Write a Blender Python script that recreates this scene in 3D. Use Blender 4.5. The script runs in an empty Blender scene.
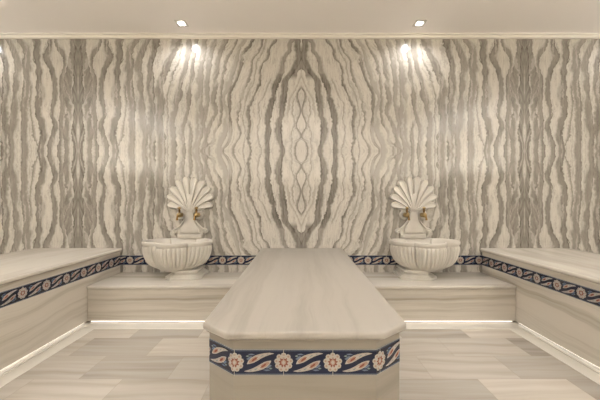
import bpy, bmesh, math
from mathutils import Vector, Matrix
S = bpy.context.scene
COL = S.collection
PI = math.pi

# ------------------------------------------------------------------ helpers
def tag(o, label=None, cat=None, group=None, kind=None):
    if label: o['label'] = label
    if cat: o['category'] = cat
    if group: o['group'] = group
    if kind: o['kind'] = kind
    return o

def empty(name, loc):
    o = bpy.data.objects.new(name, None)
    o.empty_display_size = 0.1
    o.location = loc
    COL.objects.link(o)
    return o

def obj(name, bm, mats, parent=None, angle=35):
    """link a bmesh (parent-local coordinates) as one mesh object"""
    bmesh.ops.recalc_face_normals(bm, faces=bm.faces)
    me = bpy.data.meshes.new(name)
    bm.to_mesh(me); bm.free()
    if not isinstance(mats, (list, tuple)): mats = [mats]
    for m in mats: me.materials.append(m)
    me.polygons.foreach_set('use_smooth', [True]*len(me.polygons))
    me.set_sharp_from_angle(angle=math.radians(angle))
    o = bpy.data.objects.new(name, me)
    COL.objects.link(o)
    if parent: o.parent = parent
    return o

def copy_tree(o, parent=None):
    c = o.copy(); COL.objects.link(c)
    if parent: c.parent = parent
    for ch in [x for x in o.children]: copy_tree(ch, c)
    return c

def box(bm, x0, x1, y0, y1, z0, z1, bev=0.0, seg=2):
    r = bmesh.ops.create_cube(bm, size=1)
    vs = r['verts']
    for v in vs:
        v.co = Vector(((x0+x1)/2 + v.co.x*(x1-x0), (y0+y1)/2 + v.co.y*(y1-y0), (z0+z1)/2 + v.co.z*(z1-z0)))
    if bev:
        es = list({e for v in vs for e in v.link_edges})
        bmesh.ops.bevel(bm, geom=es, offset=bev, segments=seg, profile=0.5, affect='EDGES', clamp_overlap=True)
    return bm

def prism(bm, pts, a0, a1, axis='z', bev=0.0, seg=3, which='all'):
    """extrude polygon; axis z: pts=(x,y); axis y: pts=(x,z)"""
    def P(p, a):
        if axis == 'z': return (p[0], p[1], a)
        if axis == 'y': return (p[0], a, p[1])
        return (a, p[0], p[1])
    lo = [bm.verts.new(P(p, a0)) for p in pts]
    hi = [bm.verts.new(P(p, a1)) for p in pts]
    n = len(pts)
    f0 = bm.faces.new(lo); f1 = bm.faces.new(hi)
    for i in range(n):
        bm.faces.new((lo[i], lo[(i+1) % n], hi[(i+1) % n], hi[i]))
    if bev:
        es = set()
        if which in ('all', 'caps', 'hi'): es |= set(f1.edges)
        if which in ('all', 'caps', 'lo'): es |= set(f0.edges)
        if which in ('all',):
            for v in lo: es |= set(v.link_edges)
        bmesh.ops.bevel(bm, geom=list(es), offset=bev, segments=seg, profile=0.5, affect='EDGES', clamp_overlap=True)
    return bm

def tube(bm, path, rads, n=12, cap=True):
    path = [Vector(p) for p in path]
    if not isinstance(rads, (list, tuple)): rads = [rads]*len(path)
    rings = []
    up = None
    for i, p in enumerate(path):
        d = (path[min(i+1, len(path)-1)] - path[max(i-1, 0)]).normalized()
        if up is None:
            up = Vector((0, 0, 1)) if abs(d.z) < .9 else Vector((1, 0, 0))
        a = d.cross(up).normalized(); b = a.cross(d).normalized(); up = b
        rings.append([bm.verts.new(p + (a*math.cos(2*PI*k/n) + b*math.sin(2*PI*k/n))*rads[i]) for k in range(n)])
    for r, q in zip(rings, rings[1:]):
        for k in range(n):
            bm.faces.new((r[k], r[(k+1) % n], q[(k+1) % n], q[k]))
    if cap:
        bm.faces.new(rings[0]); bm.faces.new(rings[-1])
    return bm

def lathe(bm, prof, n=24, center=(0, 0, 0), axis='z'):
    """prof: list of (r, h)"""
    c = Vector(center)
    def P(r, h, t):
        x, y = r*math.cos(t), r*math.sin(t)
        if axis == 'z': return c + Vector((x, y, h))
        if axis == 'y': return c + Vector((x, h, y))
        return c + Vector((h, x, y))
    rings = [[bm.verts.new(P(max(r, 1e-4), h, 2*PI*k/n)) for k in range(n)] for r, h in prof]
    for r, q in zip(rings, rings[1:]):
        for k in range(n):
            bm.faces.new((r[k], r[(k+1) % n], q[(k+1) % n], q[k]))
    bm.faces.new(rings[0]); bm.faces.new(rings[-1])
    return bm

# ------------------------------------------------------------------ node helpers
class NT:
    def __init__(s, name):
        s.m = bpy.data.materials.new(name); s.m.use_nodes = True
        s.t = s.m.node_tree; s.n = s.t.nodes
        s.b = s.n['Principled BSDF']
    def new(s, typ, **kw):
        x = s.n.new(typ)
        for k, v in kw.items(): setattr(x, k, v)
        return x
    def put(s, inp, v):
        if isinstance(v, bpy.types.NodeSocket): s.t.links.new(v, inp)
        elif v is not None: inp.default_value = v
    def math(s, op, a, b=None, c=None, clamp=False):
        x = s.new('ShaderNodeMath', operation=op, use_clamp=clamp)
        s.put(x.inputs[0], a); s.put(x.inputs[1], b); s.put(x.inputs[2], c)
        return x.outputs[0]
    def coord(s):
        t = s.new('ShaderNodeTexCoord')
        x = s.new('ShaderNodeSeparateXYZ'); s.put(x.inputs[0], t.outputs['Object'])
        return x.outputs
    def vec(s, x, y, z):
        c = s.new('ShaderNodeCombineXYZ')
        s.put(c.inputs[0], x); s.put(c.inputs[1], y); s.put(c.inputs[2], z)
        return c.outputs[0]
    def noise(s, v, scale=1, detail=4, rough=.5, dist=0):
        x = s.new('ShaderNodeTexNoise')
        s.put(x.inputs['Vector'], v); x.inputs['Scale'].default_value = scale
        x.inputs['Detail'].default_value = detail; x.inputs['Roughness'].default_value = rough
        x.inputs['Distortion'].default_value = dist
        return x.outputs['Fac']
    def rng(s, v, a, b, c=0, d=1, smooth=False):
        x = s.new('ShaderNodeMapRange')
        if smooth: x.interpolation_type = 'SMOOTHSTEP'
        s.put(x.inputs[0], v)
        for i, q in enumerate((a, b, c, d)): s.put(x.inputs[i+1], q)
        return x.outputs[0]
    def mix(s, f, a, b):
        x = s.new('ShaderNodeMix', data_type='RGBA')
        s.put(x.inputs['Factor'], f)
        for k, q in ((6, a), (7, b)):
            s.put(x.inputs[k], q if isinstance(q, bpy.types.NodeSocket) else (*q, 1))
        return x.outputs[2]
    def ramp(s, v, stops):
        x = s.new('ShaderNodeValToRGB'); s.put(x.inputs[0], v)
        el = x.color_ramp.elements
        while len(el) < len(stops): el.new(.5)
        for e, (p, c) in zip(el, stops): e.position = p; e.color = (*c, 1)
        return x.outputs[0]
    def done(s, col, rough=.3, spec=.5, metal=0, bump=None, bstr=.1, bdist=.002):
        if col is not None:
            s.put(s.b.inputs['Base Color'], col if isinstance(col, bpy.types.NodeSocket) else (*col, 1))
        s.put(s.b.inputs['Roughness'], rough)
        s.put(s.b.inputs['Specular IOR Level'], spec)
        s.put(s.b.inputs['Metallic'], metal)
        if bump is not None:
            x = s.new('ShaderNodeBump'); x.inputs['Strength'].default_value = bstr
            x.inputs['Distance'].default_value = bdist
            s.put(x.inputs['Height'], bump); s.put(s.b.inputs['Normal'], x.outputs[0])
        return s.m

def plain(name, col, rough=.4, metal=0, spec=.5):
    return NT(name).done(col, rough, spec, metal)

def emit(name, col, strength):
    n = NT(name)
    n.b.inputs['Base Color'].default_value = (.8, .8, .8, 1)
    n.b.inputs['Emission Color'].default_value = (*col, 1)
    n.b.inputs['Emission Strength'].default_value = strength
    return n.m

# ------------------------------------------------------------------ materials
LT = (.62, .585, .525); MD = (.505, .47, .41); DK = (.35, .315, .265)

def grain_marble(name, sx, sy, sz, seed=0., rough=.16, lt=LT, md=MD, dk=DK, amt=1.0, warp=.06, warpscale=1.3):
    """pale beige marble whose soft bands run along the axis with the smallest scale"""
    n = NT(name); x, y, z = n.coord()
    w = n.math('MULTIPLY', n.math('SUBTRACT', n.noise(n.vec(n.math('ADD', x, seed), y, z), warpscale, 3), .5), warp*2)
    def q(c, s): return n.math('MULTIPLY', n.math('ADD', c, w) if s > 3 else c, s)
    v = n.vec(n.math('ADD', q(x, sx), seed), q(y, sy), q(z, sz))
    a = n.noise(v, 1, 5, .55)
    b = n.noise(v, 3.3, 3, .6)
    c = n.noise(v, .45, 2, .5)
    f = n.math('ADD', n.math('MULTIPLY', a, .6), n.math('ADD', n.math('MULTIPLY', b, .2), n.math('MULTIPLY', c, .2)))
    k = .5
    col = n.ramp(f, [(.30, tuple(k_*(1-amt)+j*amt for k_, j in zip(md, dk))), (.41, md), (.52, lt), (.70, tuple(min(1, c_*1.05) for c_ in lt))])
    return n.done(col, rough)

M = {}
M['face_x'] = grain_marble('marble_grain_along_x', .5, 1.2, 22, 3.1, lt=(.57, .53, .465), md=(.45, .41, .345), dk=(.27, .235, .185), warp=.03)              # low bench faces
M['face_y'] = grain_marble('marble_grain_along_y', 1.2, .35, 16, 7.7, warp=.16, warpscale=.8, lt=(.58, .54, .475), md=(.46, .42, .355), dk=(.29, .255, .205))
M['top_x'] = grain_marble('marble_top_along_x', .6, 13, 3, 1.3, amt=.45, rough=.1)
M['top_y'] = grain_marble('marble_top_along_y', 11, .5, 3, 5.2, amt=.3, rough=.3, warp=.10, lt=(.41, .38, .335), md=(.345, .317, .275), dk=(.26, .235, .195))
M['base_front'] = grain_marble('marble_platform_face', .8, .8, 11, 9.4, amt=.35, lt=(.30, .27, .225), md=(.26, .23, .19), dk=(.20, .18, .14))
M['carved'] = grain_marble('carved_white_marble', 3, 3, 3, 2.2, rough=.33, lt=(.60, .57, .515), md=(.52, .485, .43), dk=(.38, .35, .305), amt=.5)
M['side_wall'] = grain_marble('pale_wall_marble', 3, 3, .6, 4.4, amt=.5, rough=.3)
M['border'] = grain_marble('pale_border_marble', 1, 1, 1, 6.4, amt=.1, rough=.18, lt=(.80, .775, .71), md=(.76, .73, .66))
M['dark_gap'] = plain('dark_joint', (.16, .13, .10), .7)

n = NT('painted_ceiling'); x, y, z = n.coord()
f = n.noise(n.vec(x, y, z), .9, 3)
M['ceiling'] = n.done(n.mix(f, (.87, .845, .83), (.89, .865, .85)), .55, .3)
M['trim'] = plain('painted_trim', (.78, .745, .68), .5, 0, .3)
M['navy'] = plain('cobalt_tile_glaze', (.007, .011, .036), .25)
M['navy2'] = plain('light_blue_glaze', (.13, .17, .24), .2)
M['cream'] = plain('cream_tile_glaze', (.44, .405, .36), .2)
M['red'] = plain('red_tile_glaze', (.22, .07, .045), .2)
M['teal'] = plain('teal_tile_glaze', (.20, .26, .24), .2)
M['pink'] = plain('dull_pink_tile_glaze', (.36, .24, .19), .2)
M['line'] = plain('blue_grey_border_glaze', (.34, .35, .34), .25)
TILEM = [M[k] for k in ('navy', 'navy2', 'cream', 'red', 'teal', 'pink', 'line')]
M['brass'] = NT('aged_brass').done((.42, .31, .15), .3, .5, 1)
M['brass_dark'] = NT('dark_brass').done((.26, .16, .06), .4, .5, 1)
M['white_metal'] = plain('white_lacquer', (.60, .58, .54), .35)
M['lens'] = emit('lamp_glow', (1, .95, .88), 14)
M['lens_added'] = emit('added_lamp_glow', (1, .94, .84), 1.2)
M['led'] = emit('led_glow', (1, .94, .86), 1.1)

# floor: running-bond slabs, each with its own tone and grain offset
n = NT('floor_slabs'); x, y, z = n.coord()
TW, TL = .27, .515
row = n.math('FLOOR', n.math('DIVIDE', n.math('SUBTRACT', y, 1.824), TW))
odd = n.math('MODULO', n.math('ABSOLUTE', row), 2)
xo = n.math('ADD', n.math('ADD', x, 1.30), n.math('MULTIPLY', odd, TL/2))
colm = n.math('FLOOR', n.math('DIVIDE', xo, TL))
wn = n.new('ShaderNodeTexWhiteNoise', noise_dimensions='2D')
n.put(wn.inputs['Vector'], n.vec(n.math('ADD', colm, .37), n.math('ADD', row, 4.11), 0))
rv = wn.outputs['Value']
off = n.math('MULTIPLY', rv, 37)
wy = n.math('ADD', y, n.math('MULTIPLY', n.noise(n.vec(n.math('ADD', x, off), y, 0), 1.6, 2), .12))
a = n.noise(n.vec(n.math('MULTIPLY', x, .8), n.math('MULTIPLY', wy, 16), off), 1, 4, .5)
col = n.ramp(a, [(.28, (.46, .415, .35)), (.45, (.54, .495, .43)), (.62, (.60, .56, .50))])
tone = n.rng(rv, 0, 1, .76, 1.10)
mx = n.new('ShaderNodeVectorMath', operation='SCALE'); n.put(mx.inputs[0], col); n.put(mx.inputs['Scale'], tone)
gx = n.math('ABSOLUTE', n.math('SUBTRACT', n.math('FRACT', n.math('DIVIDE', xo, TL)), .5))
gy = n.math('ABSOLUTE', n.math('SUBTRACT', n.math('FRACT', n.math('DIVIDE', n.math('SUBTRACT', y, 1.824), TW)), .5))
g = n.math('MAXIMUM', n.math('GREATER_THAN', gx, .5-.0016/TL), n.math('GREATER_THAN', gy, .5-.0016/TW))
M['floor'] = n.done(n.mix(n.math('MULTIPLY', g, .5), mx.outputs[0], (.36, .31, .25)), .17)

# book-matched wall marble; vein paths measured on one quarter slab, mirrored in both directions
AX, AY = 302., 151.          # the mirror point (units: centimetres)
VEINS = [  # (half width cm, tone, [(x, y)...])
 (3.5, .9, [(305,38),(306,48),(304,56),(308,66),(312,73),(317,80),(319,90),(320.5,98),(321.5,113),(324.5,125),(325,134),(323,144),(321.5,153)]),
 (3.4, .8, [(301,46),(302,60),(305,68),(308,72),(310,78)]),
 (3.0, .7, [(310,38),(314,45),(313,50),(318,56),(321,64),(322,72),(325,80)]),
 (1.2, .35, [(302,74),(304,80),(308,90),(313,98),(314,108),(316,116)]),
 (1.1, .75, [(302,86),(305,92),(306,98),(303.6,106),(303,112),(306,120),(307,127),(303.4,133),(302.4,136),(304,139),(309,141),(315,142)]),
 (.7, .5, [(309,98),(311,112),(309,124),(312,134),(311,141),(312,153)]),
 (1.0, .75, [(302,139),(305,141),(307,145),(308,153)]),
 (3.3, .95, [(323,72),(325,78),(328,85),(329,92),(330,98),(334,108),(336,120),(335,131),(336,144),(336,153)]),
 (1.5, .8, [(327,38),(334,50),(334,57),(340,64),(343,71),(343,80),(348,93),(355,110),(354,125),(355,140),(353,153)]),
 (.7, .5, [(332,78),(335,86),(340,98),(344,104),(343,119),(346,130),(343,146),(342,153)]),
 (1.4, .7, [(341,38),(343,50),(351,60),(353,72),(355,83),(360,93),(364,107),(365,120),(364,138),(369,146),(370,153)]),
 (.7, .5, [(337,38),(339,50),(346,62),(348,72),(350,83),(355,93),(359,107),(360,120),(358,138),(360,153)]),
 (1.7, .85, [(351,38),(354,45),(360,54),(362,65),(367,78),(373,93),(374,104),(373,118),(373,131),(375,142),(380,150),(384,156)]),
 (2.8, .5, [(358,38),(365,50),(367,60),(371,72),(377,90),(381,100),(377,112),(378,125),(380,135),(385,153)]),
 (1.6, .7, [(366,38),(372,52),(375,58),(378,70),(380,80),(383,93),(382,113),(383,122),(388,131),(391,143),(402,150),(404,156)]),
 (2.8, .7, [(377,38),(382,52),(385,62),(387,75),(389,90),(390,100),(387,112),(391,120),(396,130),(397,140),(394,153)]),
 (2.6, .62, [(388,38),(392,55),(396,75),(397,92),(395,102),(398,112),(400,125),(398,140),(399,153)]),
 (3.6, .62, [(398,38),(400,55),(403,75),(404,92),(402,110),(404,125),(404,136),(408,153)]),
 (2.4, .75, [(407,38),(409,60),(411,80),(414,93),(415,104),(418,120),(421,128),(421,140),(420,153)]),
 (2.3, .75, [(414,122),(412,128),(413,140),(413,153)]),
 (.9, .6, [(422,38),(424,57),(430,72),(432,84),(436,97),(436,125),(435,140),(436,153)]),
 (3.2, .75, [(413,38),(416,57),(420,73),(424,90),(426,99),(429,110),(431,120),(430,135),(430,153)]),
 (4.6, .8, [(426,38),(429,50),(435,63),(440,80),(443,92),(443,104),(444,125),(441,140),(441,153)]),
 (3.4, .85, [(446,38),(448,50),(452,60),(453,75),(452,90),(452,110),(453,125),(450,140),(450,153)]),
 (3.8, .75, [(454,38),(459,46),(462,53),(465,65),(463,77),(462,92),(462,110),(459,128),(458,140),(458,153)]),
 (4.0, .75, [(466,38),(472,46),(474,57),(474,77),(472,92),(471,104),(471,125),(472,140),(472,153)]),
 (1.1, .7, [(478,84),(477,104),(481,125),(482,140),(486,153)]),
 (4.0, .85, [(483,38),(484,60),(486,71),(487,93),(486,110),(489,125),(490,135),(488,153)]),
 (2.8, .85, [(497,38),(495,50),(493,57),(498,68),(502,80),(502,93),(501,104),(499,115),(503,124),(500,134),(497,153)]),
 (2.6, .8, [(503,38),(506,48),(511,57),(510,80),(510,93),(510,110),(508,125),(507,140),(506,153)]),
 (3.4, .8, [(521,38),(519,58),(516,72),(515,85),(516,110),(514,125),(513,145),(514,153)]),
 (3.0, .9, [(526,38),(525,50),(523,62),(522,85),(523,110),(521,130),(522,153)]),
]
n = NT('bookmatched_grey_veined_marble'); x, y, z = n.coord()
u0 = n.math('PINGPONG', n.math('ABSOLUTE', x), 2.232)
v0 = n.math('ABSOLUTE', n.math('SUBTRACT', z, 1.53))
nv = n.vec(n.math('MULTIPLY', u0, 1.0), n.math('MULTIPLY', v0, .55), 0)
w1 = n.math('MULTIPLY', n.rng(u0, .05, .6, .45, 1), n.math('MULTIPLY', n.math('SUBTRACT', n.noise(nv, 7, 3, .6), .5), .085))
w2 = n.math('MULTIPLY', n.math('SUBTRACT', n.noise(n.vec(n.math('ADD', u0, 5), v0, 0), 30, 4, .7), .5), .05)
# keep the mirror axes clean
edge = n.math('MINIMUM', n.rng(u0, 0, .05), n.rng(u0, 2.232, 2.17))
u = n.math('ADD', u0, n.math('MULTIPLY', n.math('ADD', w1, w2), edge))
vf = n.math('DIVIDE', v0, 1.25)
hwn = n.rng(n.noise(n.vec(n.math('MULTIPLY', u0, 3), n.math('MULTIPLY', v0, 2.2), 3.3), 3, 2), .3, .7, .55, 1.2)
best = None; FLOW = None
for hw, tone, pts in VEINS:
    P = sorted(((max(0., abs(AY-py))/125., max(0., px-AX)/230.) for px, py in pts if py <= AY+2))
    if P[0][0] > .016 and P[0][0] < .05: P[0] = (0, P[0][1])
    vlo, vhi = P[0][0], P[-1][0]
    fc = n.new('ShaderNodeFloatCurve'); cm = fc.mapping; c = cm.curves[0]
    Q = [p for i, p in enumerate(P) if i == 0 or p[0]-P[i-1][0] > .004]
    if Q[0][0] > 0: Q = [(0, Q[0][1])] + Q
    if Q[-1][0] < 1: Q.append((1, Q[-1][1]))
    c.points[0].location = Q[0]; c.points[1].location = Q[-1]
    for q in Q[1:-1]: c.points.new(*q)
    cm.update()
    n.put(fc.inputs['Value'], vf)
    cc = n.math('MULTIPLY', fc.outputs[0], 2.30)
    ds = n.math('SUBTRACT', u, cc)
    h = n.math('MULTIPLY', hwn, hw/100.)
    inner = n.rng(n.math('ADD', ds, h), -.003, .004, 0, 1, True)
    line = n.rng(n.math('ADD', ds, h), .004, .018, .16, 0)              # darker rim just inside the crisp edge
    outer = n.rng(n.math('SUBTRACT', h, ds), -.010-.002*hw, .006+.002*hw, 0, 1, True)
    m = n.math('MULTIPLY', n.math('MULTIPLY', inner, outer), n.math('ADD', line, tone-.08))
    if hw == 1.7: FLOW = (cc, Q[0][1]*2.30)
    if vlo > .05: m = n.math('MULTIPLY', m, n.rng(vf, vlo-.02, vlo+.02))
    if vhi < .85: m = n.math('MULTIPLY', m, n.rng(vf, vhi+.02, vhi-.02))
    best = m if best is None else n.math('MAXIMUM', best, m)
env = n.math('MULTIPLY', n.rng(u0, .12, .45, 0, 1, True), n.rng(u0, 1.5, .85, 0, 1, True))
uf = n.math('ADD', u, n.math('MULTIPLY', n.math('SUBTRACT', FLOW[1], FLOW[0]), env))
chev = n.math('MULTIPLY', n.rng(u0, 1.95, 2.10, 0, 1, True), .22)
uf = n.math('ADD', uf, n.math('MULTIPLY', v0, chev))
brk = n.noise(n.vec(n.math('MULTIPLY', uf, 22), n.math('MULTIPLY', v0, 2.4), 21), 1, 4, .6)
brk = n.math('MULTIPLY', n.rng(brk, .55, .62, 0, .5, True), n.rng(u0, .40, .60))
best = n.math('MULTIPLY', best, n.math('SUBTRACT', 1, brk))
extra = n.rng(n.noise(n.vec(n.math('MULTIPLY', uf, 30), n.math('MULTIPLY', v0, 2.6), 33), 1, 4, .6), .59, .65, 0, .35, True)
best = n.math('MAXIMUM', best, n.math('MULTIPLY', extra, n.rng(u0, .16, .45)))
streak = n.noise(n.vec(n.math('MULTIPLY', uf, 60), n.math('MULTIPLY', v0, 7), 0), 1, 4, .6)
fine = n.noise(n.vec(n.math('MULTIPLY', uf, 24), n.math('MULTIPLY', v0, 2.2), 8), 1, 4, .65)
thin = n.rng(n.math('ABSOLUTE', n.math('SUBTRACT', fine, .5)), .0, .03, .33, 0, True)
body = n.math('MULTIPLY', best, n.rng(streak, .3, .7, .6, 1.15))
tot = n.math('MAXIMUM', body, thin, clamp=True)
light = n.mix(n.rng(streak, .3, .7), (.47, .44, .39), (.60, .57, .515))
M['wall'] = n.done(n.mix(tot, light, (.10, .086, .069)), .12)

# ------------------------------------------------------------------ dimensions (metres)
YW = 3.14; CEIL = 2.695; XS = 3.72; YF = -2.3
EYE = 1.04
BT, LTOP = .56, .32                  # bench tops
# ------------------------------------------------------------------ room shell
def struct(name, bm, m):
    o = obj(name, bm, m); o['kind'] = 'structure'; return o
struct('floor', box(bmesh.new(), -XS, XS, YF, YW, -.1, 0), M['floor'])
struct('ceiling', box(bmesh.new(), -XS, XS, YF, YW, CEIL, CEIL+.1), M['ceiling'])
struct('wall_back', box(bmesh.new(), -XS-.1, XS+.1, YW, YW+.1, -.1, CEIL+.1), M['wall'])
struct('wall_left', box(bmesh.new(), -XS-.1, -XS, YF, YW, -.1, CEIL+.1), M['side_wall'])
struct('wall_right', box(bmesh.new(), XS, XS+.1, YF, YW, -.1, CEIL+.1), M['side_wall'])
struct('wall_front', box(bmesh.new(), -XS-.1, XS+.1, YF-.1, YF, -.1, CEIL+.1), M['side_wall'])
# stepped plaster trim under the ceiling on the back wall
bm = bmesh.new()
prism(bm, [(YW, 2.65), (YW-.020, 2.65), (YW-.026, 2.656), (YW-.026, 2.672), (YW-.018, 2.675), (YW-.018, 2.681), (YW-.032, 2.684), (YW-.032, CEIL), (YW, CEIL)], -XS, XS, 'x')
struct('trim_1', bm, M['trim'])

# ------------------------------------------------------------------ painted tile border
def clip(poly, s0, keep_ge):
    out = []
    for i in range(len(poly)):
        a, b = poly[i], poly[(i+1) % len(poly)]
        ia = (a[0] >= s0) if keep_ge else (a[0] <= s0)
        ib = (b[0] >= s0) if keep_ge else (b[0] <= s0)
        if ia: out.append(a)
        if ia != ib:
            t = (s0-a[0])/(b[0]-a[0]); out.append((s0, a[1]+t*(b[1]-a[1])))
    return out

def motif():
    """convex polygons (layer, material, [(s, z)]) of one repeat; flower at 0, leaves between 0 and 1 period (.185)"""
    R = []
    def disc(l, m, cx, cz, rx, rz, n=10, rot=0.):
        ca, sa = math.cos(rot), math.sin(rot)
        R.append((l, m, [(cx+rx*math.cos(2*PI*k/n)*ca-rz*math.sin(2*PI*k/n)*sa,
                          cz+rx*math.cos(2*PI*k/n)*sa+rz*math.sin(2*PI*k/n)*ca) for k in range(n)]))
    for k in range(9):
        t = 2*PI*k/9+PI/2
        disc(1, 2, .0255*math.cos(t), .0255*math.sin(t), .0105, .0105, 8)
    disc(2, 2, 0, 0, .026, .026, 14)
    disc(3, 3, 0, 0, .019, .019, 14)
    for k in range(9):
        t = 2*PI*(k+.5)/9+PI/2
        disc(4, 2, .0175*math.cos(t), .0175*math.sin(t), .0042, .0042, 6)
        disc(3, 5, .0275*math.cos(2*PI*k/9+PI/2), .0275*math.sin(2*PI*k/9+PI/2), .0042, .0042, 6)
    disc(4, 5, 0, 0, .010, .010, 10)
    disc(5, 2, 0, 0, .006, .006, 8)
    def leaf(f):
        # spine and half widths
        sp = [(.047, -.006, .001), (.055, .000, .0065), (.068, .008, .0105), (.083, .016, .0105), (.098, .0225, .0085), (.115, .028, .0062), (.132, .0315, .004), (.148, .0325, .0006)]
        def ribbon(l, m, pts, k=1., dz=0):
            for i in range(len(pts)-1):
                q = []
                for j, sg in ((i, 1), (i+1, 1), (i+1, -1), (i, -1)):
                    a = pts[max(0, j-1)]; b = pts[min(len(pts)-1, j+1)]
                    dx, dy = b[0]-a[0], b[1]-a[1]; L = math.hypot(dx, dy)
                    w = pts[j][2]*k*sg
                    q.append(f(pts[j][0]-dy/L*w, pts[j][1]+dx/L*w+dz))
                R.append((l, m, q))
        ribbon(2, 2, sp)
        ribbon(3, 5, sp[1:7], .68)
        ribbon(4, 2, sp[3:8], .55)
        R.append((5, 3, [f(.064, .003), f(.071, .0045), f(.083, .013), f(.089, .0205), f(.080, .0185), f(.069, .012)]))
        R.append((5, 4, [f(.096, .020), f(.104, .022), f(.112, .027), f(.104, .027)]))
        R.append((5, 4, [f(.118, .027), f(.126, .029), f(.131, .032), f(.123, .031)]))
        # small blue sprays beside the leaf head
        R.append((1, 1, [f(.044, .012), f(.052, .008), f(.068, .022), f(.058, .022)]))
        R.append((1, 1, [f(.050, .030), f(.058, .026), f(.078, .027), f(.066, .032)]))
        R.append((1, 4, [f(.042, .022), f(.050, .019), f(.056, .024), f(.048, .026)]))
    leaf(lambda s, z: (s, z))
    leaf(lambda s, z: (.185-s, -z))
    return R
MOT = motif()

def tile_border(name, path, z0, z1, phase, period=.185, parent=None, off=.0012, layers=True):
    """path: plan points (x, y), outward side on the right hand of travel; parent-local coordinates"""
    bm = bmesh.new()
    P = [Vector(p) for p in path]
    S_ = [0.]
    for a, b in zip(P, P[1:]): S_.append(S_[-1]+(b-a).length)
    seg_n = []
    for a, b in zip(P, P[1:]):
        d = (b-a).normalized(); seg_n.append(Vector((d.y, -d.x)))
    zc = (z0+z1)/2; kz = (z1-z0)/.096
    def mp(s, i, lay, z):
        t = (s-S_[i])/(S_[i+1]-S_[i])
        e = off+.00035*lay
        na = seg_n[i]; nb = na
        # mitred ends so neighbouring faces meet
        pa = P[i] + mitre(i, e); pb = P[i+1] + mitre(i+1, e)
        p = pa.lerp(pb, t)
        return (p.x, p.y, z)
    def mitre(j, e):
        if j == 0: return seg_n[0]*e
        if j == len(P)-1: return seg_n[-1]*e
        a, b = seg_n[j-1], seg_n[j]
        m = (a+b).normalized()
        return m*(e/max(.3, m.dot(a)))
    def add(poly, lay, mat):
        for i in range(len(P)-1):
            q = clip(clip(poly, S_[i], True), S_[i+1], False)
            if len(q) < 3: continue
            if max(a[0] for a in q)-min(a[0] for a in q) < 1e-5: continue
            try:
                f = bm.faces.new([bm.verts.new(mp(a[0], i, lay, zc+a[1]*kz)) for a in q]); f.material_index = mat
            except ValueError: pass
    L = S_[-1]
    # tile body: solid strip behind the glaze
    for i in range(len(P)-1):
        q = [mp(S_[i], i, 0, z0), mp(S_[i+1], i, 0, z0), mp(S_[i+1], i, 0, z1), mp(S_[i], i, 0, z1)]
        bm.faces.new([bm.verts.new(v) for v in q]).material_index = 0
        for zz in (z0, z1):
            e = [P[i], P[i+1]]
            a = mp(S_[i], i, 0, zz); b = mp(S_[i+1], i, 0, zz)
            bm.faces.new([bm.verts.new(v) for v in (a, b, (e[1].x, e[1].y, zz), (e[0].x, e[0].y, zz))]).material_index = 6
    for a, b, m in ((-.0475, -.0450, 6), (.0450, .0475, 6), (-.0425, -.0412, 1), (.0412, .0425, 1)):
        add([(0, a), (L, a), (L, b), (0, b)], 1, m)
    k = int(-phase/period)-2
    while phase+k*period < L+period:
        s0 = phase+k*period
        if s0 > -period*1.5:
            # fine joint between tiles through the flower
            for lay, m, poly in MOT:
                add([(s0+a[0]*period/.185, a[1]) for a in poly], lay, m)
            add([(s0-.0009, -.048), (s0+.0009, -.048), (s0+.0009, .048), (s0-.0009, .048)], 6, 2)
        k += 1
    me_name = name
    bmf = [f for f in bm.faces]
    o = None
    me = bpy.data.meshes.new(me_name)
    # make every face look outwards
    bm.normal_update()
    bm.to_mesh(me); bm.free()
    for m in TILEM: me.materials.append(m)
    o = bpy.data.objects.new(name, me); COL.objects.link(o)
    if parent: o.parent = parent
    return o

ZB0, ZB1 = EYE-.650, EYE-.553

# border on the back wall, between each side bench and the platform
o = tile_border('trim_2', [(-1.808, YW), (-.381, YW)], ZB0, ZB1, .095); o['kind'] = 'structure'
o = tile_border('trim_3', [(.381, YW), (1.808, YW)], ZB0, ZB1, .10); o['kind'] = 'structure'

# ------------------------------------------------------------------ central platform
pl = empty('marble_platform', (.005, 1.9, 0))
tag(pl, 'large central marble platform with cut corners  and blue floral tile border', 'platform')
def loc(pts): return [(a, b-1.9) for a, b in pts]
def outline(hw, yf, cx, cy, yb): return [(-hw, yb), (-hw, yf+cy), (-hw+cx, yf), (hw-cx, yf), (hw, yf+cy), (hw, yb)]
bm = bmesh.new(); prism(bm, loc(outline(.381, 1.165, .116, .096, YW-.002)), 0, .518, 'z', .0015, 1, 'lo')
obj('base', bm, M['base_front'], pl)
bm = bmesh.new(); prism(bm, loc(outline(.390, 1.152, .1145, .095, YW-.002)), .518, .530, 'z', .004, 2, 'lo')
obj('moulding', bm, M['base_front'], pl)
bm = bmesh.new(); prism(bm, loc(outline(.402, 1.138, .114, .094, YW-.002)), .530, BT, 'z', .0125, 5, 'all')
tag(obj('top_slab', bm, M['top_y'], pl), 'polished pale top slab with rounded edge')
tile_border('tile_border', loc([(-.381, YW-.01), (-.381, 1.261), (-.265, 1.165), (.265, 1.165), (.381, 1.261), (.381, YW-.01)]), ZB0, ZB1,
            (YW-.01-1.261)+math.hypot(.116, .096)+.005, .1815, pl)

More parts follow.
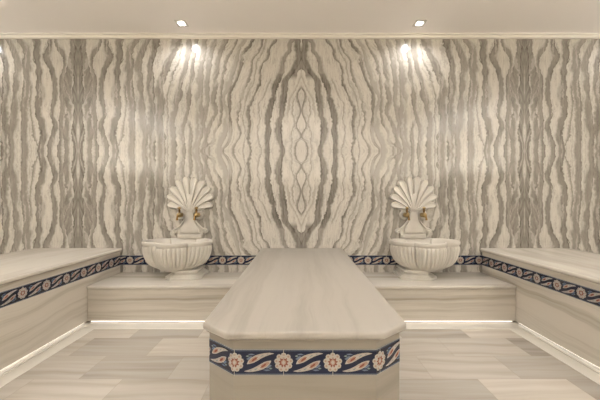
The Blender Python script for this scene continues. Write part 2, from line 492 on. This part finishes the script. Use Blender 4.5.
# ------------------------------------------------------------------ side benches
YB = -1.0
def side_bench(sg, label):
    """sg=-1 left, +1 right"""
    e = empty('side_bench', (sg*2.7, 1.1, 0)); tag(e, label, 'bench', 'high benches along the side walls')
    def lx(pts): return [((sg*a-sg*2.7), b) for a, b in pts]
    y0, y1 = YB-1.1, YW-.002-1.1
    XR = XS-.002
    def topz(t): return [(2.60, BT-t), (2.68, BT-.003-t), (3.0, BT-.062-t), (3.2, BT-.075-t), (XR, BT-.075-t)]
    bm = bmesh.new(); prism(bm, lx([(1.808, .02), (1.808, .518)] + topz(.042) + [(XR, .02)]), y0+.02, y1, 'y')
    obj('base', bm, M['face_y'], e)
    bm = bmesh.new(); prism(bm, lx([(1.84, 0), (1.84, .02), (XR, .02), (XR, 0)]), y0+.04, y1, 'y')
    obj('recessed_plinth', bm, M['face_y'], e)
    bm = bmesh.new(); prism(bm, lx([(1.800, .519), (1.799, .530), (1.85, .530), (1.85, .519)]), y0+.01, y1, 'y')
    obj('moulding', bm, M['face_y'], e)
    r = .0135; arc = [(1.790+r-r*math.sin(t), BT-.029/2-.029/2*math.cos(t)) for t in [PI*k/10 for k in range(11)]]
    bm = bmesh.new(); prism(bm, lx(arc + topz(0) + topz(.03)[::-1]), y0, y1, 'y')
    tag(obj('top_slab', bm, M['top_x'] if False else M['bench_top'], e, 50), 'polished top slab with bullnose edge')
    X = sg*1.808-sg*2.7
    path = [(X, y0+.02), (X, y1)] if sg < 0 else [(X, y1), (X, y0+.02)]
    # flowers measured on the photo: one at 0.44 m from the back wall, 0.19 apart
    ph = ((y1-y0-.02)-.152) if sg < 0 else .152
    tile_border('tile_border', path[::-1] if False else path, ZB0, ZB1, ph, .191, e, off=(.0012))
    bm = bmesh.new()
    a, b = sorted((sg*1.8385-sg*2.7, sg*1.833-sg*2.7))
    box(bm, a, b, y0+.3, 2.649-1.1, .004, .015)
    tag(obj('light_strip', bm, M['led'], e), 'glowing white light strip under the bench foot')
    return e
M['bench_top'] = grain_marble('marble_bench_top', 9, 1.0, 3, 8.2, amt=.3, rough=.16, warp=.12, md=(.54, .505, .445))
side_bench(-1, 'high marble side bench along the left wall with blue floral tile border under its top')
side_bench(1, 'high marble side bench along the right wall with blue floral tile border under its top')

# ------------------------------------------------------------------ low benches
def low_bench(sg, label):
    cx = sg*1.095
    e = empty('low_bench', (cx, 2.9, 0)); tag(e, label, 'bench', 'low benches on the back wall')
    a, b = sorted((sg*(.388 if sg > 0 else .378)-cx, sg*1.806-cx))
    bm = bmesh.new(); box(bm, a, b, 2.651-2.9, YW-.002-2.9, .02, LTOP-.03)
    obj('base', bm, M['face_x'], e)
    bm = bmesh.new(); box(bm, a+.001, b-.001, 2.685-2.9, YW-.003-2.9, 0, .02)
    obj('recessed_plinth', bm, M['face_x'], e)
    bm = bmesh.new(); box(bm, a, b, 2.633-2.9, YW-.002-2.9, LTOP-.03, LTOP, .010, 4)
    tag(obj('top_slab', bm, M['top_x'], e), 'polished top slab with rounded front edge')
    bm = bmesh.new(); box(bm, a+.01, b-.01, 2.678-2.9, 2.6835-2.9, .004, .015)
    tag(obj('light_strip', bm, M['led'], e), 'glowing white light strip under the bench foot')
    return e
low_bench(-1, 'low marble bench on the back wall, left of the central platform, under the left basin')
low_bench(1, 'low marble bench on the back wall, right of the central platform, under the right basin')

# ------------------------------------------------------------------ pale gutter border on the floor
def gutter(name, rects):
    bm = bmesh.new()
    for r in rects: box(bm, *r, 0, .004, .001, 1)
    struct(name, bm, M['border'])
gutter('trim_4', [(-1.806, -1.775, YB, 2.649), (-1.768, -1.67, YB, 2.520)])
gutter('trim_5', [(1.775, 1.806, YB, 2.649), (1.67, 1.768, YB, 2.520)])
gutter('trim_6', [(-1.774, -.383, 2.526, 2.649)])
gutter('trim_7', [(.383, 1.774, 2.526, 2.649)])

# ------------------------------------------------------------------ fluted basin
def basin_plan(N):
    """quatrefoil outline pushed flat against the wall, as N points by arc length"""
    circ = [(0, -.075, .150), (-.172, .03, .150), (.172, .03, .150), (0, .13, .150)]
    raw = []
    for k in range(1440):
        t = 2*PI*k/1440 - PI/2
        d = (math.cos(t), math.sin(t)); best = 0
        for cx, cy, r in circ:
            b = d[0]*cx+d[1]*cy; disc = b*b-(cx*cx+cy*cy-r*r)
            if disc >= 0: best = max(best, b+math.sqrt(disc))
        raw.append(Vector((d[0]*best, min(d[1]*best, .20))))
    S_ = [0.]
    for a, b in zip(raw, raw[1:]+raw[:1]): S_.append(S_[-1]+(b-a).length)
    out = []; j = 0
    for k in range(N):
        s = S_[-1]*k/N
        while S_[j+1] < s: j += 1
        a, b = raw[j], raw[(j+1) % 1440]
        out.append(a.lerp(b, (s-S_[j])/max(1e-9, S_[j+1]-S_[j])))
    return out, S_[-1]
def make_basin(fx):
    root = empty('fluted_basin', (0, 0, 0))
    NF = 46; per = 10; N = NF*per
    plan, L = basin_plan(N)
    nor = []
    for k in range(N):
        d = plan[(k+2) % N]-plan[(k-2) % N]; nor.append(Vector((d.y, -d.x)).normalized())
    # profile: (z, scale, flute depth, inset)
    dz = .020
    prof = [(.070, .46, .0), (.078, .52, .0), (.088, .60, .0), (.096, .68, .002), (.104, .74, .006), (.118, .80, .013), (.140, .865, .019), (.170, .915, .020), (.205, .95, .020),
            (.240, .968, .019), (.262, .972, .017), (.272, .968, .005), (.277, .962, .0), (.281, .966, 0), (.285, .985, 0), (.292, 1.0, 0), (.306, 1.008, 0), (.316, 1.004, 0), (.320, .985, 0),
            (.320, .955, 0), (.316, .925, 0), (.300, .895, 0), (.26, .86, 0), (.20, .78, 0), (.15, .62, 0), (.125, .40, 0), (.12, .1, 0)]
    bm = bmesh.new(); rings = []
    for z, s, fl in prof:
        ring = []
        for k in range(N):
            ph = (k % per)/per
            dd = fl*(abs(math.sin(PI*ph))**.5) - fl*.6
            p = plan[k]*s + nor[k]*dd
            y = min(p.y, .20)
            ring.append(bm.verts.new((p.x, y, z+dz*min(1, max(0, (z-.07)/.08)))))
        rings.append(ring)
    for r, q in zip(rings, rings[1:]):
        for k in range(N): bm.faces.new((r[k], r[(k+1) % N], q[(k+1) % N], q[k]))
    bm.faces.new(rings[0]); bm.faces.new(rings[-1])
    tag(obj('bowl', bm, M['carved'], root, 60), 'fluted lobed bowl with a smooth wavy rim')
    def ring_pts(w, d, c): return [(fx-w, .19), (fx-w, -d+c), (fx-w+c, -d), (fx+w-c, -d), (fx+w, -d+c), (fx+w, .19)]
    bm = bmesh.new()
    prism(bm, ring_pts(.118, .085, .055), .040, .058, 'z', .002, 1)
    prism(bm, ring_pts(.130, .098, .058), .058, .076, 'z', .005, 2)
    obj('foot', bm, M['carved'], root)
    bm = bmesh.new()
    prism(bm, ring_pts(.165, .135, .075), 0, .022, 'z', .003, 2)
    prism(bm, ring_pts(.150, .120, .070), .022, .032, 'z', .003, 2)
    prism(bm, ring_pts(.132, .102, .060), .032, .040, 'z', .002, 1)
    tag(obj('plinth', bm, M['carved'], root), 'stepped octagonal plinth')
    return root
b0 = make_basin(.085); b0.location = (-1.168, YW-.205, LTOP)
tag(b0, 'fluted white marble wash basin standing on the left low bench', 'basin', 'lobed marble basins')
b1 = make_basin(-.085); b1.location = (1.160, YW-.205, LTOP)
tag(b1, 'fluted white marble wash basin standing on the right low bench', 'basin', 'lobed marble basins')

# ------------------------------------------------------------------ palmette back plate (local: x, y from wall toward room negative, z relative to eye height)
def make_plate():
    root = empty('palmette_backplate', (0, 0, 0))
    yb = -.002
    # backing slab that follows fan, neck, flare and block
    C = Vector((0, .005)); F = Vector((0, -.135))
    pts = []
    for k in range(0, 41):
        a = math.radians(118-236*k/40)
        rr = .165 + .012*math.cos(10*PI*(a/math.radians(120)))
        pts.append((C.x+rr*math.sin(-a) if False else -rr*math.sin(a), C.y+rr*math.cos(a)))
    # pts run from left-low over the top to right-low
    right = [(.090, -.125), (.070, -.170), (.052, -.190), (.050, -.197), (.058, -.212), (.078, -.235), (.108, -.272), (.140, -.292), (.150, -.312), (.124, -.325), (.124, -.345)]
    poly = pts + right + [(.124, -.379), (-.124, -.379)] + [(-a, b) for a, b in right[::-1]]
    bm = bmesh.new(); prism(bm, poly, -.022, yb, 'y', .002, 2, 'lo')
    tag(obj('back_panel', bm, M['carved'], root), 'flat carved panel with narrow neck and flared foot')
    # petals
    for k in range(10):
        a = math.radians(-108+24*k)
        tip = C + Vector((math.sin(a), math.cos(a)))*.197
        st = F + Vector((math.sin(a)*.018, .02*math.cos(a*.6)))
        if abs(a) > 1.7: st = F + Vector((math.sin(a)*.03, .012))
        d = tip-st; L = d.length+.034; d.normalize(); nrm = Vector((-d.y, d.x))
        NL, NW = 26, 12
        bm = bmesh.new(); grid = []
        R = .0385
        for i in range(NL+1):
            t = i/NL; t = t if t < .6 else .6+.4*math.sin((t-.6)/.4*PI/2)
            s = t*L
            # half width: grows along the length, round at the tip
            w = .004+.0335*min(1, (s/(L-R)))**1.1
            if s > L-R:
                q = (s-(L-R))/R; w = (.0375)*math.sqrt(max(0, 1-q*q))
            # gentle outward curve of the lower petals
            bend = .018*math.sin(PI*t)*(-1 if a < 0 else 1)*min(1, abs(a)/1.2)
            c = st + d*s + nrm*bend
            row = []
            for j in range(NW+1):
                v = -1+2*j/NW
                e = max(0, 1-abs(v)**3)
                h = .016 + .031*e**.5
                if w > .012: h -= .010*max(0, 1-(abs(v)/.62)**4)*min(1, (w-.012)/.012)
                if i == NL: h = .016
                p = c + nrm*(v*w*.97)
                row.append(bm.verts.new((p.x, -h, p.y)))
            grid.append(row)
        for r, q in zip(grid, grid[1:]):
            for j in range(NW): bm.faces.new((r[j], r[j+1], q[j+1], q[j]))
        # side skirt back to the panel
        rim = [g[0] for g in grid] + grid[-1][1:] + [g[-1] for g in grid[::-1]][1:] + grid[0][::-1][1:-1]
        back = [bm.verts.new((v.co.x, -.024 if v.co.y < -.03 else -.006, v.co.z)) for v in rim]
        back = back
        for v in back: v.co.y = -.006
        m = len(rim)
        for j in range(m): bm.faces.new((rim[j], rim[(j+1) % m], back[(j+1) % m], back[j]))
        bmesh.ops.remove_doubles(bm, verts=bm.verts, dist=.00005)
        obj('petal', bm, M['carved'], root, 50)
    # raised stem
    sp = [(.012, .06), (.020, 0), (.030, -.08), (.036, -.14), (.036, -.18), (.048, -.215), (.066, -.250), (.088, -.285), (.096, -.325)]
    bm = bmesh.new(); prism(bm, sp + [(-a, b) for a, b in sp[::-1]], -.043, -.02, 'y', .006, 3, 'lo')
    obj('stem', bm, M['carved'], root)
    # foot block
    bm = bmesh.new(); box(bm, -.120, .120, -.046, yb, -.379, -.338, .004, 2)
    obj('foot_block', bm, M['carved'], root)
    def spiral(cx, cz, r0, turns, sg, start, rt):
        bm = bmesh.new(); path = []; rad = []
        n_ = 40
        for i in range(n_+1):
            t = i/n_; r = r0*(1-.78*t); a = start+sg*2*PI*turns*t
            path.append((cx+r*math.cos(a), -.032-.008*t, cz+r*math.sin(a))); rad.append(rt*(1-.35*t))
        tube(bm, path, rad, 8); lathe(bm, [(rt*1.1, -.034), (rt*1.0, -.048), (.002, -.051)], 12, (cx, 0, cz), 'y')
        return bm
    for sg in (1, -1):
        bm = bmesh.new(); path = []; rad = []
        for i in range(31):
            t = i/30; a = math.radians(75-265*t) if sg > 0 else math.radians(105+265*t)
            rr = .040-.010*t
            path.append((sg*.088+rr*math.cos(a), -.024, -.150+rr*math.sin(a))); rad.append(.013-.004*t)
        tube(bm, path, rad, 8)
        lathe(bm, [(.044, -.002), (.044, -.020), (.042, -.022), (.002, -.022)], 24, (sg*.088, 0, -.150), 'y')
        lathe(bm, [(.026, -.018), (.026, -.035), (.024, -.037), (.002, -.037)], 24, (sg*.083, 0, -.146), 'y')
        obj('scroll', bm, M['carved'], root, 50)
        bm = spiral(sg*.150, -.308, .021, 1.1, -sg, PI/2, .0075)
        lathe(bm, [(.024, -.002), (.024, -.028), (.020, -.032), (.002, -.032)], 24, (sg*.150, 0, -.308), 'y')
        tube(bm, [(sg*.150, -.032, -.287), (sg*.125, -.034, -.280), (sg*.095, -.036, -.252), (sg*.068, -.036, -.218), (sg*.052, -.036, -.19), (sg*.05, -.036, -.165)], [.007, .008, .008, .008, .007, .004], 8)
        obj('volute', bm, M['carved'], root, 50)
    return root
p0 = make_plate(); p0.location = (-1.103, YW, EYE)
tag(p0, 'carved white marble palmette backplate on the wall behind the left basin', 'carved panel', 'palmette backplates')
p1 = copy_tree(p0); p1.location = (1.110, YW, EYE)
tag(p1, 'carved white marble palmette backplate on the wall behind the right basin', 'carved panel', 'palmette backplates')

# ------------------------------------------------------------------ brass taps
def make_tap():
    root = empty('brass_tap', (0, 0, 0))
    bm = bmesh.new(); lathe(bm, [(.0185, 0), (.0185, -.004), (.017, -.009), (.015, -.011), (.013, -.020)], 24, (0, 0, 0), 'y')
    obj('flange', bm, M['brass'], root)
    bm = bmesh.new(); lathe(bm, [(.010, -.011), (.012, -.02), (.016, -.028), (.0205, -.038), (.021, -.046), (.016, -.056), (.012, -.060), (.015, -.066), (.010, -.072), (.003, -.075)], 20, (0, 0, 0), 'y')
    obj('body', bm, M['brass'], root)
    bm = bmesh.new(); tube(bm, [(0, -.046, 0), (0, -.064, -.004), (0, -.080, -.012), (0, -.088, -.026), (0, -.089, -.040)], [.009, .0085, .008, .008, .010], 12)
    obj('spout', bm, M['brass_dark'], root)
    bm = bmesh.new(); tube(bm, [(0, -.042, .008), (0, -.042, .034), (0, -.042, .052)], [.008, .006, .008], 12)
    lathe(bm, [(.009, .030), (.011, .034), (.009, .038)], 16, (0, -.042, 0))
    obj('valve_stem', bm, M['brass_dark'], root)
    bm = bmesh.new()
    for a in (0, PI/2):
        c, s = math.cos(a+.5)*.016, math.sin(a+.5)*.016
        tube(bm, [(-c, -.042-s, .056), (-c*.8, -.042-s*.8, .056), (0, -.042, .056), (c*.8, -.042+s*.8, .056), (c, -.042+s, .056)], [.004, .006, .0045, .006, .004], 10)
    lathe(bm, [(.008, .050), (.010, .056), (.008, .064), (.003, .068)], 16, (0, -.042, 0))
    obj('cross_handle', bm, M['brass'], root)
    return root
t0 = make_tap()
first = True
for px, side in ((-1.103, 'left'), (1.110, 'right')):
    for sg, w in ((-1, 'left'), (1, 'right')):
        t = t0 if first else copy_tree(t0); first = False
        t.location = (px+sg*.083, YW-.0375, EYE-.146)
        t.scale = (1.2, 1.2, 1.2)
        tag(t, 'small aged brass tap, the %s of the two on the %s palmette backplate' % (w, side), 'tap', 'brass taps over the basins')

# ------------------------------------------------------------------ ceiling downlights
def make_downlight(lens):
    root = empty('ceiling_light', (0, 0, 0))
    bm = bmesh.new()
    w, i = .052, .026
    prism(bm, [(-w, -w), (w, -w), (w, w), (-w, w)], -.006, -.0005, 'z', .002, 1)
    obj('frame', bm, M['white_metal'], root)
    bm = bmesh.new(); box(bm, -i, i, -i, i, -.0095, -.006, .002, 1)
    tag(obj('lens', bm, lens, root), 'bright glowing lens')
    return root
def lamp(root, power, size=150, blend=.7, rad=.03, tilt=(0, 0)):
    l = bpy.data.lights.new('lamp', 'SPOT'); l.energy = power; l.color = (1, .972, .965)
    l.spot_size = math.radians(size); l.spot_blend = blend; l.shadow_soft_size = rad
    o = bpy.data.objects.new('lamp', l); COL.objects.link(o); o.parent = root; o.location = (0, 0, -.045)
    o.rotation_euler = (tilt[0], tilt[1], 0)
d0 = make_downlight(M['lens'])
spots = []
for k, (x, lab) in enumerate(((-1.12, 'square recessed downlight glowing above the left basin'), (1.105, 'square recessed downlight glowing above the right basin'),
                (-3.24, 'square recessed downlight near the left end of the wall'), (3.24, 'square recessed downlight near the right end of the wall'))):
    d = d0 if k == 0 else copy_tree(d0)
    d.location = (x, 2.936, CEIL)
    tag(d, lab, 'ceiling light', 'ceiling downlights')
    spots.append((d, 5.5, 160))
r0 = None  # invented lamp rows overhead, out of view, added to light the room
row3 = ((-2.1, 'left'), (0, 'centre'), (2.1, 'right'))
row4 = ((-2.9, 'far left'), (-1.0, 'centre left'), (1.0, 'centre right'), (2.9, 'far right'))
for yy, nm, row, pw in ((2.15, 'nearest', row3, 20), (.6, 'middle', row4, 12), (-1.2, 'rear', row4, 5)):
    for x, sd in row:
        d = make_downlight(M['lens_added']) if r0 is None else copy_tree(r0)
        if r0 is None: r0 = d
        d.location = (x, yy, CEIL)
        tag(d, 'added unseen square downlight, %s of the %s ceiling row overhead' % (sd, nm), 'ceiling light', 'ceiling downlights')
        spots.append((d, pw, 130))
for d, p, sz in spots:
    lamp(d, p, sz, .6, .03)

# made-up coves on side and rear walls: unseen lamps added to wash the ceiling
def cove(name, a, b, size, rot, power, lab, profile_axis, pts, c0, c1):
    e = empty(name, (0, 0, 0)); tag(e, lab, 'cove light', 'added unseen fill coves')
    bm = bmesh.new(); prism(bm, pts, c0, c1, profile_axis)
    obj('ledge', bm, M['trim'], e)
    l = bpy.data.lights.new('lamp', 'AREA'); l.shape = 'RECTANGLE'; l.size, l.size_y = size; l.energy = power; l.color = (1, .99, .965)
    o = bpy.data.objects.new('lamp', l); COL.objects.link(o); o.parent = e; o.location = a
    o.rotation_euler = b
for sg, w in ((-1, 'left'), (1, 'right')):
    X = XS-.002
    cove('added_cove_ledge', (sg*(XS-.34), -.8, 1.55), (PI, 0, 0), (.08, 2.4), None, 66, 'added unseen ledge with hidden fill light high on the %s wall' % w, 'y',
         [(sg*X, 1.50), (sg*(X-.42), 1.50), (sg*(X-.42), 1.61), (sg*(X-.39), 1.61), (sg*(X-.39), 1.53), (sg*X, 1.53)], YF+.5, .5)
cove('added_cove_ledge', (0, YF+.34, 1.55), (PI, 0, 0), (6.4, .08), None, 52, 'added unseen ledge with hidden fill light high on the wall behind the camera', 'x',
     [(YF+.002, 1.50), (YF+.42, 1.50), (YF+.42, 1.61), (YF+.39, 1.61), (YF+.39, 1.53), (YF+.002, 1.53)], -XS+.5, XS-.5)

# ------------------------------------------------------------------ world, camera, colour
w = bpy.data.worlds.new('World'); S.world = w; w.use_nodes = True
w.node_tree.nodes['Background'].inputs[0].default_value = (.8, .75, .68, 1)
w.node_tree.nodes['Background'].inputs[1].default_value = .1
cd = bpy.data.cameras.new('camera'); cam = bpy.data.objects.new('camera', cd); COL.objects.link(cam)
cd.sensor_width = 36; cd.lens = 314/600*36; cd.clip_start = .02
cam.location = (-.013, 0, EYE); cam.rotation_euler = (PI/2, 0, 0)
S.camera = cam
S.view_settings.view_transform = 'Standard'; S.view_settings.look = 'None'
S.view_settings.exposure = 0.72; S.view_settings.gamma = 1
S.view_settings.use_curve_mapping = False
S.cycles.max_bounces = 14; S.cycles.diffuse_bounces = 8; S.cycles.glossy_bounces = 4
S.cycles.use_denoising = True
S.cycles.sample_clamp_indirect = 6
S.cycles.caustics_reflective = False
